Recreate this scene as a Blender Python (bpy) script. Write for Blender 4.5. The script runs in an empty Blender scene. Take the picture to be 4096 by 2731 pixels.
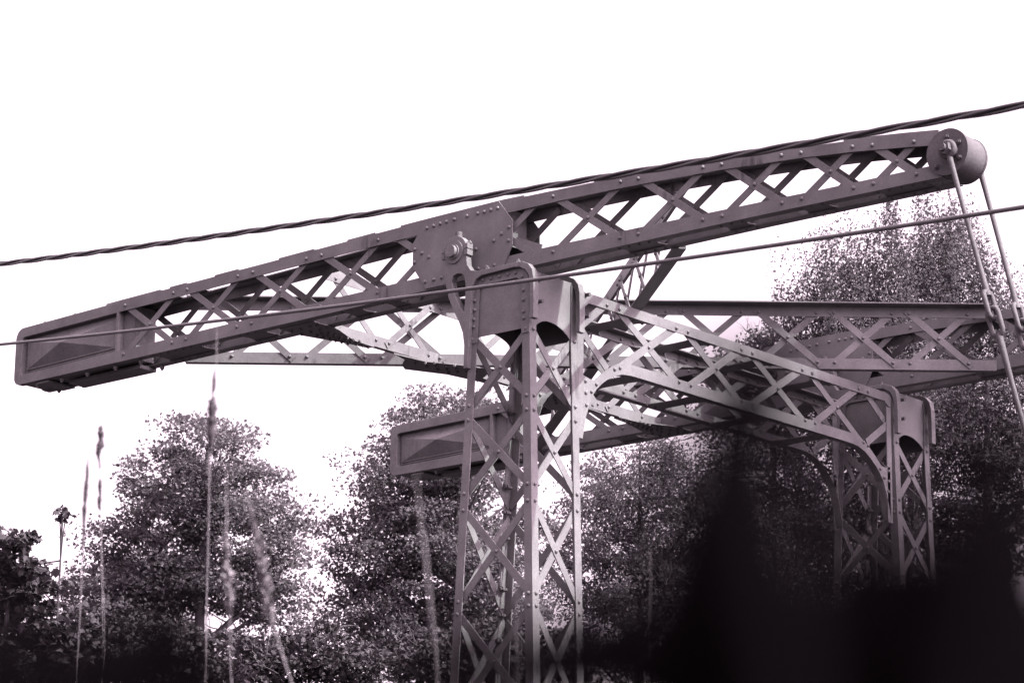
import bpy, math, random
import numpy as np
from mathutils import Vector, Matrix
from mathutils.geometry import tessellate_polygon

# ------------------------------------------------------------------ camera, world, sun, exposure
scene = bpy.context.scene
COL = scene.collection
CAM = np.array([16.44265, -19.08061, -7.26491])
RT = np.array([0.7557139, 0.6547539, 0.0139219])
UPV = np.array([0.1548125, -0.1992585, 0.9676410])
FW = np.array([-0.6363408, 0.7291045, 0.2519465])
FPX = 11305.38                      # focal length in photo pixels (photo 4096 wide)
cam_data = bpy.data.cameras.new("camera")
cam = bpy.data.objects.new("camera", cam_data)
COL.objects.link(cam)
cam.matrix_world = Matrix(((RT[0], UPV[0], -FW[0], CAM[0]), (RT[1], UPV[1], -FW[1], CAM[1]),
                           (RT[2], UPV[2], -FW[2], CAM[2]), (0, 0, 0, 1)))
cam_data.sensor_fit = 'HORIZONTAL'
cam_data.sensor_width = 36.0
cam_data.lens = FPX / 4096 * 36
cam_data.clip_start = 0.05
cam_data.clip_end = 3000
cam_data.dof.use_dof = True
cam_data.dof.focus_distance = 25.5
cam_data.dof.aperture_fstop = 11.0
scene.camera = cam

SUN_EL, SUN_AZ = math.radians(46), math.radians(11)   # azimuth from +X towards +Y
world = bpy.data.worlds.new("World")
scene.world = world
world.use_nodes = True
wn = world.node_tree
sky = wn.nodes.new('ShaderNodeTexSky')
sky.sky_type = 'NISHITA'
sky.sun_disc = False
sky.sun_elevation = SUN_EL
sky.sun_rotation = math.radians(90) - SUN_AZ
sky.air_density = 1.0
sky.dust_density = 4.0
bw = wn.nodes.new('ShaderNodeRGBToBW')
tint = wn.nodes.new('ShaderNodeMix'); tint.data_type = 'RGBA'; tint.blend_type = 'MULTIPLY'
tint.inputs[0].default_value = 1.0
tint.inputs[7].default_value = (1.10, 0.885, 1.03, 1)
bg = wn.nodes['Background']
wn.links.new(sky.outputs[0], bw.inputs[0])
wn.links.new(bw.outputs[0], tint.inputs[6])
wtc = wn.nodes.new('ShaderNodeTexCoord')
wsep = wn.nodes.new('ShaderNodeSeparateXYZ')
wn.links.new(wtc.outputs['Generated'], wsep.inputs[0])
wmr = wn.nodes.new('ShaderNodeMapRange')            # overcast: the zenith is brighter than the horizon
wmr.inputs['From Min'].default_value = 0.0; wmr.inputs['From Max'].default_value = 1.0
wmr.inputs['To Min'].default_value = 0.80; wmr.inputs['To Max'].default_value = 2.0
wn.links.new(wsep.outputs['Z'], wmr.inputs['Value'])
grad = wn.nodes.new('ShaderNodeMix'); grad.data_type = 'RGBA'; grad.blend_type = 'MULTIPLY'
grad.inputs[0].default_value = 1.0
wn.links.new(tint.outputs[2], grad.inputs[6]); wn.links.new(wmr.outputs[0], grad.inputs[7])
wn.links.new(grad.outputs[2], bg.inputs[0])
bg.inputs[1].default_value = 0.15

sun_data = bpy.data.lights.new("sun", 'SUN')
sun_data.energy = 2.85
sun_data.angle = math.radians(0.5)
sun_data.color = (0.885, 1.0, 0.905)
sun = bpy.data.objects.new("sun", sun_data)
COL.objects.link(sun)
sd = Vector((math.cos(SUN_EL) * math.cos(SUN_AZ), math.cos(SUN_EL) * math.sin(SUN_AZ), math.sin(SUN_EL)))
sun.rotation_euler = sd.to_track_quat('Z', 'Y').to_euler()
sun.location = (20, 10, 40)

scene.view_settings.view_transform = 'Standard'
scene.view_settings.look = 'None'
scene.view_settings.exposure = 2.0
scene.view_settings.gamma = 1.0
try:
    scene.cycles.max_bounces = 6
    scene.cycles.diffuse_bounces = 1
    scene.cycles.use_denoising = True
except Exception:
    pass

rnd = random.Random(7)
nrg = np.random.default_rng(11)


def at(px, py, depth):
    """a point that the photo shows at (px, py), this far into the scene"""
    r = FW + RT * (px - 2048) / FPX + UPV * (1365.5 - py) / FPX
    return CAM + r * depth


# ------------------------------------------------------------------ materials
def new_mat(name):
    m = bpy.data.materials.new(name)
    m.use_nodes = True
    nt = m.node_tree
    return m, nt, nt.nodes['Principled BSDF']


def steel_mat(name, col, rough=0.5, bump=0.15, stain=0.5, grain=55.0):
    m, nt, p = new_mat(name)
    tc = nt.nodes.new('ShaderNodeTexCoord')
    n1 = nt.nodes.new('ShaderNodeTexNoise'); n1.inputs['Scale'].default_value = 2.3
    n1.inputs['Detail'].default_value = 6; n1.inputs['Roughness'].default_value = 0.65
    nt.links.new(tc.outputs['Object'], n1.inputs['Vector'])
    # streaks that run down the paint
    mp = nt.nodes.new('ShaderNodeMapping'); mp.inputs['Scale'].default_value = (21, 21, 1.8)
    nt.links.new(tc.outputs['Object'], mp.inputs['Vector'])
    n2 = nt.nodes.new('ShaderNodeTexNoise'); n2.inputs['Scale'].default_value = 1.0
    n2.inputs['Detail'].default_value = 4
    nt.links.new(mp.outputs[0], n2.inputs['Vector'])
    r2 = nt.nodes.new('ShaderNodeValToRGB')
    r2.color_ramp.elements[0].position = 0.42; r2.color_ramp.elements[0].color = (1, 1, 1, 1)
    r2.color_ramp.elements[1].position = 0.62
    s = 1 - stain
    r2.color_ramp.elements[1].color = (s, s * .97, s, 1)
    n4 = nt.nodes.new('ShaderNodeTexNoise'); n4.inputs['Scale'].default_value = 1.3
    n4.inputs['Detail'].default_value = 3
    nt.links.new(tc.outputs['Object'], n4.inputs['Vector'])
    r4 = nt.nodes.new('ShaderNodeMapRange'); r4.inputs['From Min'].default_value = 0.5; r4.inputs['From Max'].default_value = 0.68
    nt.links.new(n4.outputs[0], r4.inputs['Value'])
    mm = nt.nodes.new('ShaderNodeMath'); mm.operation = 'MULTIPLY'
    nt.links.new(n2.outputs[0], mm.inputs[0]); nt.links.new(r4.outputs[0], mm.inputs[1])
    nt.links.new(mm.outputs[0], r2.inputs[0])
    r1 = nt.nodes.new('ShaderNodeValToRGB')
    r1.color_ramp.elements[0].position = 0.3
    r1.color_ramp.elements[0].color = (col[0] * .72, col[1] * .71, col[2] * .72, 1)
    r1.color_ramp.elements[1].position = 0.72
    r1.color_ramp.elements[1].color = (col[0] * 1.2, col[1] * 1.21, col[2] * 1.2, 1)
    nt.links.new(n1.outputs[0], r1.inputs[0])
    n3 = nt.nodes.new('ShaderNodeTexNoise'); n3.inputs['Scale'].default_value = grain
    n3.inputs['Detail'].default_value = 5; n3.inputs['Roughness'].default_value = 0.8
    nt.links.new(tc.outputs['Object'], n3.inputs['Vector'])
    r3 = nt.nodes.new('ShaderNodeValToRGB')
    r3.color_ramp.elements[0].position = 0.3; r3.color_ramp.elements[0].color = (.76, .76, .76, 1)
    r3.color_ramp.elements[1].position = 0.7; r3.color_ramp.elements[1].color = (1.2, 1.2, 1.2, 1)
    nt.links.new(n3.outputs[0], r3.inputs[0])
    mx = nt.nodes.new('ShaderNodeMix'); mx.data_type = 'RGBA'; mx.blend_type = 'MULTIPLY'
    mx.inputs[0].default_value = 1
    nt.links.new(r1.outputs[0], mx.inputs[6]); nt.links.new(r2.outputs[0], mx.inputs[7])
    mx2 = nt.nodes.new('ShaderNodeMix'); mx2.data_type = 'RGBA'; mx2.blend_type = 'MULTIPLY'
    mx2.inputs[0].default_value = 1
    nt.links.new(mx.outputs[2], mx2.inputs[6]); nt.links.new(r3.outputs[0], mx2.inputs[7])
    nt.links.new(mx2.outputs[2], p.inputs['Base Color'])
    p.inputs['Roughness'].default_value = rough
    p.inputs['Specular IOR Level'].default_value = 0.12
    b = nt.nodes.new('ShaderNodeBump'); b.inputs['Strength'].default_value = bump
    b.inputs['Distance'].default_value = 0.006
    nt.links.new(n3.outputs[0], b.inputs['Height'])
    nt.links.new(b.outputs[0], p.inputs['Normal'])
    return m


def plain_mat(name, col, rough=0.7, spec=0.3, var=0.25, scale=8.0, bump=0.0):
    m, nt, p = new_mat(name)
    tc = nt.nodes.new('ShaderNodeTexCoord')
    n = nt.nodes.new('ShaderNodeTexNoise'); n.inputs['Scale'].default_value = scale
    n.inputs['Detail'].default_value = 5
    nt.links.new(tc.outputs['Object'], n.inputs['Vector'])
    r = nt.nodes.new('ShaderNodeValToRGB')
    r.color_ramp.elements[0].position = 0.3
    r.color_ramp.elements[1].position = 0.7
    r.color_ramp.elements[0].color = tuple(c * (1 - var) for c in col) + (1,)
    r.color_ramp.elements[1].color = tuple(c * (1 + var) for c in col) + (1,)
    nt.links.new(n.outputs[0], r.inputs[0])
    nt.links.new(r.outputs[0], p.inputs['Base Color'])
    p.inputs['Roughness'].default_value = rough
    p.inputs['Specular IOR Level'].default_value = spec
    if bump:
        b = nt.nodes.new('ShaderNodeBump'); b.inputs['Strength'].default_value = bump
        b.inputs['Distance'].default_value = 0.02
        nt.links.new(n.outputs[0], b.inputs['Height'])
        nt.links.new(b.outputs[0], p.inputs['Normal'])
    return m


def leaf_mat(name, col, var=0.25, trans=0.45, scale=3.0):
    m, nt, p = new_mat(name)
    tc = nt.nodes.new('ShaderNodeTexCoord')
    n = nt.nodes.new('ShaderNodeTexNoise'); n.inputs['Scale'].default_value = scale
    n.inputs['Detail'].default_value = 3
    nt.links.new(tc.outputs['Object'], n.inputs['Vector'])
    r = nt.nodes.new('ShaderNodeValToRGB')
    r.color_ramp.elements[0].position = 0.3
    r.color_ramp.elements[1].position = 0.7
    r.color_ramp.elements[0].color = tuple(c * (1 - var) for c in col) + (1,)
    r.color_ramp.elements[1].color = tuple(c * (1 + var) for c in col) + (1,)
    nt.links.new(n.outputs[0], r.inputs[0])
    nt.links.new(r.outputs[0], p.inputs['Base Color'])
    p.inputs['Roughness'].default_value = 0.55
    p.inputs['Specular IOR Level'].default_value = 0.1
    if trans:
        t = nt.nodes.new('ShaderNodeBsdfTranslucent')
        nt.links.new(r.outputs[0], t.inputs[0])
        ms = nt.nodes.new('ShaderNodeMixShader'); ms.inputs[0].default_value = trans
        out = nt.nodes['Material Output']
        nt.links.new(p.outputs[0], ms.inputs[1]); nt.links.new(t.outputs[0], ms.inputs[2])
        nt.links.new(ms.outputs[0], out.inputs[0])
    return m


M_STEEL = steel_mat("grey_steel_paint", (0.130, 0.122, 0.127))
M_PLATE = steel_mat("grey_plate_paint", (0.130, 0.122, 0.127), stain=0.15, bump=0.08, grain=80)
M_CAST = steel_mat("grey_cast_iron", (0.130, 0.122, 0.127), rough=0.6, bump=0.5, stain=0.2, grain=38)
M_RUST = steel_mat("weathered_iron", (0.085, 0.077, 0.082), rough=0.6, bump=0.4, stain=0.6, grain=40)
M_CABLE = plain_mat("dark_cable_sheath", (0.022, 0.018, 0.021), rough=0.38, spec=0.55, scale=30)
M_WIRE = plain_mat('grey_wire', (0.06, 0.052, 0.057), rough=0.4, spec=0.5, scale=60)
M_BARK = plain_mat("bark", (0.06, 0.052, 0.058), rough=0.9, spec=0.1, scale=14, bump=0.4)
M_GROUND = plain_mat("grassy_soil", (0.02, 0.017, 0.019), rough=0.95, spec=0.1, scale=1.4, bump=0.6)
M_LEAF_A = leaf_mat("maple_leaf", (0.115, 0.102, 0.112))
M_LEAF_B = leaf_mat("pale_leaf", (0.125, 0.112, 0.122))
M_LEAF_C = leaf_mat("hornbeam_leaf", (0.10, 0.088, 0.097))
M_LEAF_D = leaf_mat("dark_evergreen_leaf", (0.05, 0.042, 0.048), trans=0.1)
M_LEAF_S = leaf_mat("shrub_leaf", (0.05, 0.043, 0.048), trans=0.15)
M_NEAR = leaf_mat("near_herb_leaf_shade_black", (0.0028, 0.0022, 0.0027), trans=0.0, scale=30)  # deep shade is put into this near-black colour; real leaves are lighter
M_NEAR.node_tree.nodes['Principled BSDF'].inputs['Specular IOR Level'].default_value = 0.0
M_STALK = plain_mat("grass_stalk", (0.17, 0.15, 0.162), rough=0.7, scale=40)
M_SEED = plain_mat("grass_seed_head", (0.045, 0.036, 0.042), rough=0.85, scale=130, var=0.8)


# ------------------------------------------------------------------ mesh builder
class MB:
    def __init__(self):
        self.v = []; self.f = []; self.s = []

    def add(self, verts, faces, smooth=False):
        o = len(self.v)
        self.v.extend([tuple(map(float, p)) for p in verts])
        for f in faces:
            self.f.append(tuple(i + o for i in f)); self.s.append(smooth)

    def ribbon(self, lo, hi, mp, t0, t1):
        """solid between two 2-D polylines, t0..t1 thick; mp(u, v, t) gives the point"""
        n = len(lo)
        vs = []
        for i in range(n):
            vs += [mp(lo[i][0], lo[i][1], t0), mp(hi[i][0], hi[i][1], t0),
                   mp(hi[i][0], hi[i][1], t1), mp(lo[i][0], lo[i][1], t1)]
        fs = [(0, 1, 2, 3), (4 * n - 1, 4 * n - 2, 4 * n - 3, 4 * n - 4)]
        for i in range(n - 1):
            a = 4 * i; b = a + 4
            for k in range(4):
                fs.append((a + k, b + k, b + (k + 1) % 4, a + (k + 1) % 4))
        self.add(vs, fs)

    def prism(self, poly, mp, t0, t1, hole=None):
        loops = [[Vector((u, v, 0)) for u, v in poly]]
        if hole:
            loops.append([Vector((u, v, 0)) for u, v in hole])
        flat = [p for l in loops for p in l]
        tri = tessellate_polygon(loops)
        n = len(flat)
        vs = [mp(p.x, p.y, t0) for p in flat] + [mp(p.x, p.y, t1) for p in flat]
        fs = [tuple(t) for t in tri] + [tuple(i + n for i in reversed(t)) for t in tri]
        o = 0
        for l in loops:
            m = len(l)
            for i in range(m):
                j = (i + 1) % m
                fs.append((o + i, o + j, o + j + n, o + i + n))
            o += m
        self.add(vs, fs)

    def box(self, a, b):
        x0, y0, z0 = a; x1, y1, z1 = b
        vs = [(x0, y0, z0), (x1, y0, z0), (x1, y1, z0), (x0, y1, z0), (x0, y0, z1), (x1, y0, z1), (x1, y1, z1), (x0, y1, z1)]
        self.add(vs, [(0, 3, 2, 1), (4, 5, 6, 7), (0, 1, 5, 4), (1, 2, 6, 5), (2, 3, 7, 6), (3, 0, 4, 7)])

    def bar(self, p, q, w, n, t0, t1, round_ends=False):
        """flat bar from p to q, w wide, lying t0..t1 along -n behind the points' plane"""
        p = np.array(p, float); q = np.array(q, float); n = np.array(n, float); n /= np.linalg.norm(n)
        d = q - p; L = np.linalg.norm(d); d /= L
        s = np.cross(n, d); s /= np.linalg.norm(s)
        h = w / 2
        prof = [(0, -h), (L, -h), (L, h), (0, h)]
        self.prism(prof, lambda u, v, t: p + d * u + s * v - n * t, t0, t1)

    def rivet(self, c, n, r=0.017, seg=10):
        c = np.array(c, float); n = np.array(n, float); n /= np.linalg.norm(n)
        a = np.cross(n, (0.31, 0.52, 0.79)); a /= np.linalg.norm(a); b = np.cross(n, a)
        vs = []; rings = [(1.0, 0.0), (0.93, 0.48), (0.62, 0.86)]
        for k, h in rings:
            for i in range(seg):
                t = 2 * math.pi * i / seg
                vs.append(c + (a * math.cos(t) + b * math.sin(t)) * r * k + n * r * h)
        vs.append(c + n * r * 1.04)
        fs = []
        for k in range(2):
            for i in range(seg):
                j = (i + 1) % seg
                fs.append((k * seg + i, k * seg + j, (k + 1) * seg + j, (k + 1) * seg + i))
        for i in range(seg):
            fs.append((2 * seg + i, 2 * seg + (i + 1) % seg, 3 * seg))
        self.add(vs, fs, True)

    def cyl(self, p, q, r0, r1=None, seg=16, cap=True, smooth=True):
        r1 = r0 if r1 is None else r1
        p = np.array(p, float); q = np.array(q, float)
        d = q - p; d /= np.linalg.norm(d)
        a = np.cross(d, (0.31, 0.52, 0.79)); a /= np.linalg.norm(a); b = np.cross(d, a)
        c = [(math.cos(2 * math.pi * i / seg), math.sin(2 * math.pi * i / seg)) for i in range(seg)]
        vs = [p + (a * x + b * y) * r0 for x, y in c] + [q + (a * x + b * y) * r1 for x, y in c]
        self.add(vs, [(i, (i + 1) % seg, seg + (i + 1) % seg, seg + i) for i in range(seg)], smooth)
        if cap:
            self.add(vs, [tuple(reversed(range(seg))), tuple(range(seg, 2 * seg))])

    def nut(self, c, n, r, h):
        c = np.array(c, float); n = np.array(n, float); n /= np.linalg.norm(n)
        self.cyl(c, c + n * h, r, seg=6, smooth=False)
        self.cyl(c + n * h, c + n * h * 1.6, r * .55, seg=10)

    def tube(self, pts, rad, seg=8, closed=False):
        pts = [np.array(p, float) for p in pts]
        n = len(pts)
        if not hasattr(rad, '__len__'):
            rad = [rad] * n
        vs = []
        up = None
        for i in range(n):
            if closed:
                d = pts[(i + 1) % n] - pts[i - 1]
            else:
                d = pts[min(i + 1, n - 1)] - pts[max(i - 1, 0)]
            d = d / (np.linalg.norm(d) + 1e-9)
            if up is None:
                up = np.cross(d, (0.31, 0.52, 0.79))
            up = up - d * up.dot(d); up /= (np.linalg.norm(up) + 1e-9)
            b = np.cross(d, up)
            for k in range(seg):
                t = 2 * math.pi * k / seg
                vs.append(pts[i] + (up * math.cos(t) + b * math.sin(t)) * rad[i])
        fs = []
        m = n if closed else n - 1
        for i in range(m):
            for k in range(seg):
                a0 = i * seg + k; a1 = i * seg + (k + 1) % seg
                j = (i + 1) % n
                fs.append((a0, a1, j * seg + (k + 1) % seg, j * seg + k))
        self.add(vs, fs, True)
        if not closed:
            self.add(vs[:seg], [tuple(reversed(range(seg)))])
            self.add(vs[-seg:], [tuple(range(seg))])

    def build(self, name, mat, parent=None, bevel=0.0):
        me = bpy.data.meshes.new(name)
        me.from_pydata(self.v, [], self.f)
        me.polygons.foreach_set('use_smooth', self.s)
        me.validate()
        import bmesh
        bm = bmesh.new(); bm.from_mesh(me)
        bmesh.ops.recalc_face_normals(bm, faces=bm.faces)
        bm.to_mesh(me); bm.free()
        me.materials.append(mat)
        o = bpy.data.objects.new(name, me)
        COL.objects.link(o)
        attach(o, parent)
        if bevel:
            b = o.modifiers.new("bevel", 'BEVEL'); b.width = bevel; b.segments = 2
            b.limit_method = 'ANGLE'; b.angle_limit = math.radians(40)
        return o


WORLD_LOC = {}


def attach(o, parent):
    if parent is not None:
        o.parent = parent
        w = Vector((0, 0, 0)); p = parent
        while p is not None:
            w += p.location; p = p.parent
        o.location = -w


def tag(o, label=None, cat=None, group=None, kind=None):
    if label: o['label'] = label
    if cat: o['category'] = cat
    if group: o['group'] = group
    if kind: o['kind'] = kind
    return o


def empty(name, loc, label, cat, group=None):
    o = bpy.data.objects.new(name, None)
    COL.objects.link(o)
    o.location = Vector([float(c) for c in loc])
    o.empty_display_size = 0.3
    return tag(o, label, cat, group)


def copy_part(src, parent, offset):
    c = src.copy(); COL.objects.link(c); c.parent = parent
    c.location = src.location + Vector(offset)
    for ch in list(src.children):
        k = ch.copy(); COL.objects.link(k); k.parent = c
    return c


def interp(tab, x):
    return float(np.interp(x, [a for a, _ in tab], [b for _, b in tab]))


Wd = 6.0                                             # spacing of the two beams
XZ = lambda u, v, t: (u, t, v)                       # plane facing -Y
YZ = lambda u, v, t: (t, u, v)                       # plane facing +X

# ================================================================== ground
GZ = -7.82
g = MB()
NG = 60
ext = np.concatenate([-np.geomspace(900, 8, NG // 2), np.geomspace(8, 900, NG // 2)])
vs = []
for yy in ext:
    for xx in ext:
        vs.append((xx, yy, GZ + 0.12 * math.sin(xx * .31) * math.cos(yy * .27)))
fs = [(j * NG + i, j * NG + i + 1, (j + 1) * NG + i + 1, (j + 1) * NG + i) for j in range(NG - 1) for i in range(NG - 1)]
g.add(vs, fs, True)
tag(g.build('ground', M_GROUND), kind='structure')

# ================================================================== balance frame
PIV = (-0.785, 0.2, 0.25)
frame = empty('balance_frame', PIV,
              'grey riveted balance frame: two long lattice beams, cross braced, counterweights at left', 'drawbridge frame')

TOP = [(-7.40, .622), (-5.55, .655), (-3.35, .683), (-1.9, .705), (-1.32, .712), (-.39, .716), (.347, .694), (1.053, .670),
       (1.567, .64), (2.232, .596), (3.07, .53), (3.62, .485), (4.09, .43), (4.48, .378)]
TOPL = [(-7.40, .53), (-5.55, .54), (-3.35, .567), (-1.9, .58), (-1.32, .585), (-.39, .589), (.347, .583), (1.053, .562),
        (1.567, .54), (2.232, .503), (3.07, .438), (3.62, .380), (4.09, .318), (4.48, .26)]
BOTU = [(-7.40, .10), (-5.5, .108), (-4.1, .128), (-3, .135), (-1.67, .148), (-.26, .163), (.3, .162), (1.4, .146), (2.23, .132),
        (3.0, .118), (3.26, .110), (4.48, .098)]
BOT = [(-7.40, -.02), (-5.5, -.012), (-3, -.004), (-1.3, .008), (0, .018), (.9, .015), (2.5, .008), (3.4, -.003), (4.48, -.018)]
TOPR = [(-5.655, .594), (-4.9, .601), (-3.93, .614), (-2.74, .62), (-1.96, .632), (.27, .641), (1.07, .622), (2.1, .563),
        (2.862, .503), (3.07, .484), (3.6, .428), (3.8, .4), (4.22, .342)]
BOTR = [(-5.65, .06), (-4.9, .065), (-3.92, .077), (-2.73, .091), (-1.96, .098), (.277, .104), (1.07, .091), (2.0, .082),
        (2.86, .072), (3.6, .061), (4.23, .054)]


def bw_(x):
    return 0.375 - 0.0115 * x                        # beam width tapers a little towards the right end


def beam_part():
    m = MB()
    xs = sorted(set([a for a, _ in TOP if a > -5.8] + [-5.75] + [i * .5 for i in range(-11, 9)]))
    for side in (0, 1):
        def mp(u, v, t):
            return (u, t if side == 0 else bw_(u) - t, v)
        m.ribbon([(x, interp(TOPL, x)) for x in xs], [(x, interp(TOP, x)) for x in xs], mp, 0, .012)
        m.ribbon([(x, interp(TOP, x) - .014) for x in xs], [(x, interp(TOP, x) - .002) for x in xs], mp, .012, .105)
        m.ribbon([(x, interp(BOT, x)) for x in xs], [(x, interp(BOTU, x)) for x in xs], mp, 0, .012)
        m.ribbon([(x, interp(BOT, x) + .002) for x in xs], [(x, interp(BOT, x) + .014) for x in xs], mp, .012, .105)
        ny = (0, -1, 0) if side == 0 else (0, 1, 0)
        y = (lambda x: 0.0) if side == 0 else bw_
        RX_T = [-5.655, -4.903, -4.692, -3.936, -3.717, -2.95, -2.738, -1.961, .271, 1.073, 1.279, 2.01, 2.215, 2.861, 3.068, 3.599, 3.801, 4.215]
        RX_B = [-5.646, -4.893, -4.683, -3.923, -3.711, -2.94, -2.729, -1.956, .277, 1.067, 1.281, 2.007, 2.219, 2.862, 3.07, 3.603, 3.803, 4.233]
        for x in RX_T:
            m.rivet((x, y(x), interp(TOPR, x)), ny, .0185)
        for x in RX_B:
            m.rivet((x, y(x), interp(BOTR, x)), ny, .0185)
    # cover and batten plates between the angles, top and bottom
    for (a, b) in ((-5.98, -5.12), (-4.98, -4.72), (-4.3, -3.95), (-3.36, -2.86), (-2.4, -2.02), (-1.68, -.1), (.75, 1.35), (1.9, 2.35), (2.75, 3.1), (3.5, 4.45)):
        n = max(2, int((b - a) / .25) + 1)
        q = [a + (b - a) * i / (n - 1) for i in range(n)]
        for i in range(n - 1):
            x0, x1 = q[i], q[i + 1]
            z0, z1 = interp(TOP, x0), interp(TOP, x1)
            m.add([(x0, .012, z0), (x1, .012, z1), (x1, bw_(x1) - .012, z1), (x0, bw_(x0) - .012, z0),
                   (x0, .012, z0 + .02), (x1, .012, z1 + .02), (x1, bw_(x1) - .012, z1 + .02), (x0, bw_(x0) - .012, z0 + .02)],
                  [(0, 3, 2, 1), (4, 5, 6, 7), (0, 1, 5, 4), (1, 2, 6, 5), (2, 3, 7, 6), (3, 0, 4, 7)])
        if b - a < 1:
            for x in (a + .05, b - .05):
                for yy in (.06, bw_(x) - .06):
                    m.rivet((x, yy, interp(TOP, x) + .02), (0, 0, 1), .016, 8)
    for (a, b) in ((-5.3, -4.55), (-4.0, -3.6), (-2.55, -2.25), (-2.0, -1.75), (.95, 1.42), (2.1, 2.42), (2.95, 3.3), (3.75, 4.3)):
        w0, w1 = bw_(a), bw_(b)
        z0, z1 = interp(BOT, a) + .0145, interp(BOT, b) + .0145
        cv = .05                                      # battens end in a shallow curve
        ring = [(a, .014, z0), (a + cv, w0 / 2, z0), (a, w0 - .014, z0), (b, w1 - .014, z1), (b - cv, w1 / 2, z1), (b, .014, z1)]
        vs = ring + [(x, yy, z + .01) for x, yy, z in ring]
        m.add(vs, [(0, 1, 2, 3, 4, 5), (11, 10, 9, 8, 7, 6)] + [(i, (i + 1) % 6, 6 + (i + 1) % 6, 6 + i) for i in range(6)])
        k = a + .06
        while k < b - .02:
            for yy in (.062, bw_(k) - .062):
                m.rivet((k, yy, interp(BOT, k) + .0015), (0, 0, -1), .015, 8)
            k += .115
    return m.build('lattice_beam', M_STEEL, frame)


beam = beam_part()

# flat lattice bars: "\" in front of "/"
BK = [(-5.655, -4.893), (-4.692, -3.923), (-3.717, -2.94), (-2.737, -1.956), (.271, 1.067), (1.279, 2.007), (2.215, 2.862), (3.068, 3.603), (3.801, 4.233)]
SL = [(-5.646, -4.903), (-4.683, -3.936), (-3.711, -2.95), (-2.729, -1.961), (.277, 1.073), (1.281, 2.01), (2.219, 2.861), (3.07, 3.599), (3.803, 4.215)]
NEG = (0, -1, 0)
XR = [-5.262, -4.299, -3.324, -2.337, .68, 1.662, 2.563, 3.361, 4.036]
ZR = [.329, .344, .351, .361, .36, .339, .303, .258, .212]
ex = .045


def long_(p, q, e=ex):
    p = np.array(p); q = np.array(q); d = (q - p) / np.linalg.norm(q - p)
    return p - d * e, q + d * e


for i, (a, b) in enumerate(BK):
    m = MB(); p, q = long_((a, 0, interp(TOPR, a)), (b, 0, interp(BOTR, b)))
    m.bar(p, q, .068, NEG, .0125, .0225)
    m.rivet((XR[i], .0125, ZR[i]), NEG, .0185)
    m.build('lattice_bar', M_STEEL, beam)
for (a, b) in SL:
    m = MB(); p, q = long_((a, 0, interp(BOTR, a)), (b, 0, interp(TOPR, b)))
    m.bar(p, q, .068, NEG, .023, .033); m.build('lattice_bar', M_STEEL, beam)
for p, q, t in (((-1.75, 0, .632), (-.97, 0, .1), .0125), ((-1.75, 0, .1), (-.97, 0, .632), .023),
                ((-.72, 0, .104), (.06, 0, .64), .023), ((-.72, 0, .64), (.06, 0, .104), .0125)):
    m = MB(); m.bar(p, q, .068, NEG, t, t + .01); m.build('lattice_bar', M_STEEL, beam)
# the far faces' lattice, one mass
m = MB()
for i, (a, b) in enumerate(BK):
    p, q = long_((a, bw_(a), interp(TOPR, a)), (b, bw_(b), interp(BOTR, b)))
    m.bar(p, q, .068, (0, 1, 0), .0125, .0225)
    m.rivet((XR[i], bw_(XR[i]) - .033, ZR[i]), NEG, .016)
for (a, b) in SL:
    p, q = long_((a, bw_(a), interp(BOTR, a)), (b, bw_(b), interp(TOPR, b)))
    m.bar(p, q, .068, (0, 1, 0), .023, .033)
for p, q, t in (((-1.75, .395, .632), (-.97, .387, .1), .0125), ((-1.75, .395, .1), (-.97, .387, .632), .023),
                ((-.72, .383, .104), (.06, .375, .64), .023), ((-.72, .383, .64), (.06, .375, .104), .0125)):
    m.bar(p, q, .068, (0, 1, 0), t, t + .01)
tag(m.build('lattice_bar', M_STEEL, beam), kind='stuff')

# gusset plates round the pivot
GP = [(-1.316, .716), (-1.484, .506), (-1.482, .268), (-1.306, .02), (-.345, .02), (-.213, .264), (-.216, .5), (-.39, .719)]
for side in (0, 1):
    m = MB()
    if side == 0:
        m.prism(GP, XZ, -.014, -.001)
        yy, nn = -.014, NEG
    else:
        m.prism(GP, lambda u, v, t: (u, bw_(u) - t, v), -.014, -.001)
        yy, nn = bw_(-.8) + .014, (0, 1, 0)
    for px in ((-1.30, .625), (-1.213, .632), (-1.127, .637), (-1.046, .641), (-.947, .645), (-.782, .648), (-.649, .648), (-.566, .648), (-.482, .650), (-.397, .652),
               (-.253, .437), (-.257, .308), (-.345, .39), (-.44, .34), (-.665, .30), (-.85, .45), (-1.455, .44), (-1.455, .31), (-1.36, .385), (-1.27, .33),
               (-1.31, .09), (-1.2, .093), (-1.1, .096), (-.63, .10), (-.53, .10), (-.43, .10)):
        m.rivet((px[0], yy, px[1]), nn, .0188)
    m.build('gusset_plate', M_PLATE, beam)
# plates between the gussets (dark inside of the box)
for a_, b_ in (((-.36, .03, .30), (-.348, .345, .66)), ((-1.30, .03, .10), (-1.288, .36, .60))):
    m = MB(); m.box(a_, b_); m.build('diaphragm_plate', M_STEEL, beam)
m = MB(); m.bar((-.215, .03, .30), (.10, .03, .17), .09, (0, -1, 0), 0, .012)
m.build('stay_bar', M_STEEL, beam)

# ---- counterweight at the left end of the beam
def arc(cx, cz, r, a0, a1, n=5):
    return [(cx + r * math.cos(math.radians(a0 + (a1 - a0) * i / n)), cz + r * math.sin(math.radians(a0 + (a1 - a0) * i / n))) for i in range(n + 1)]


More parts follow.
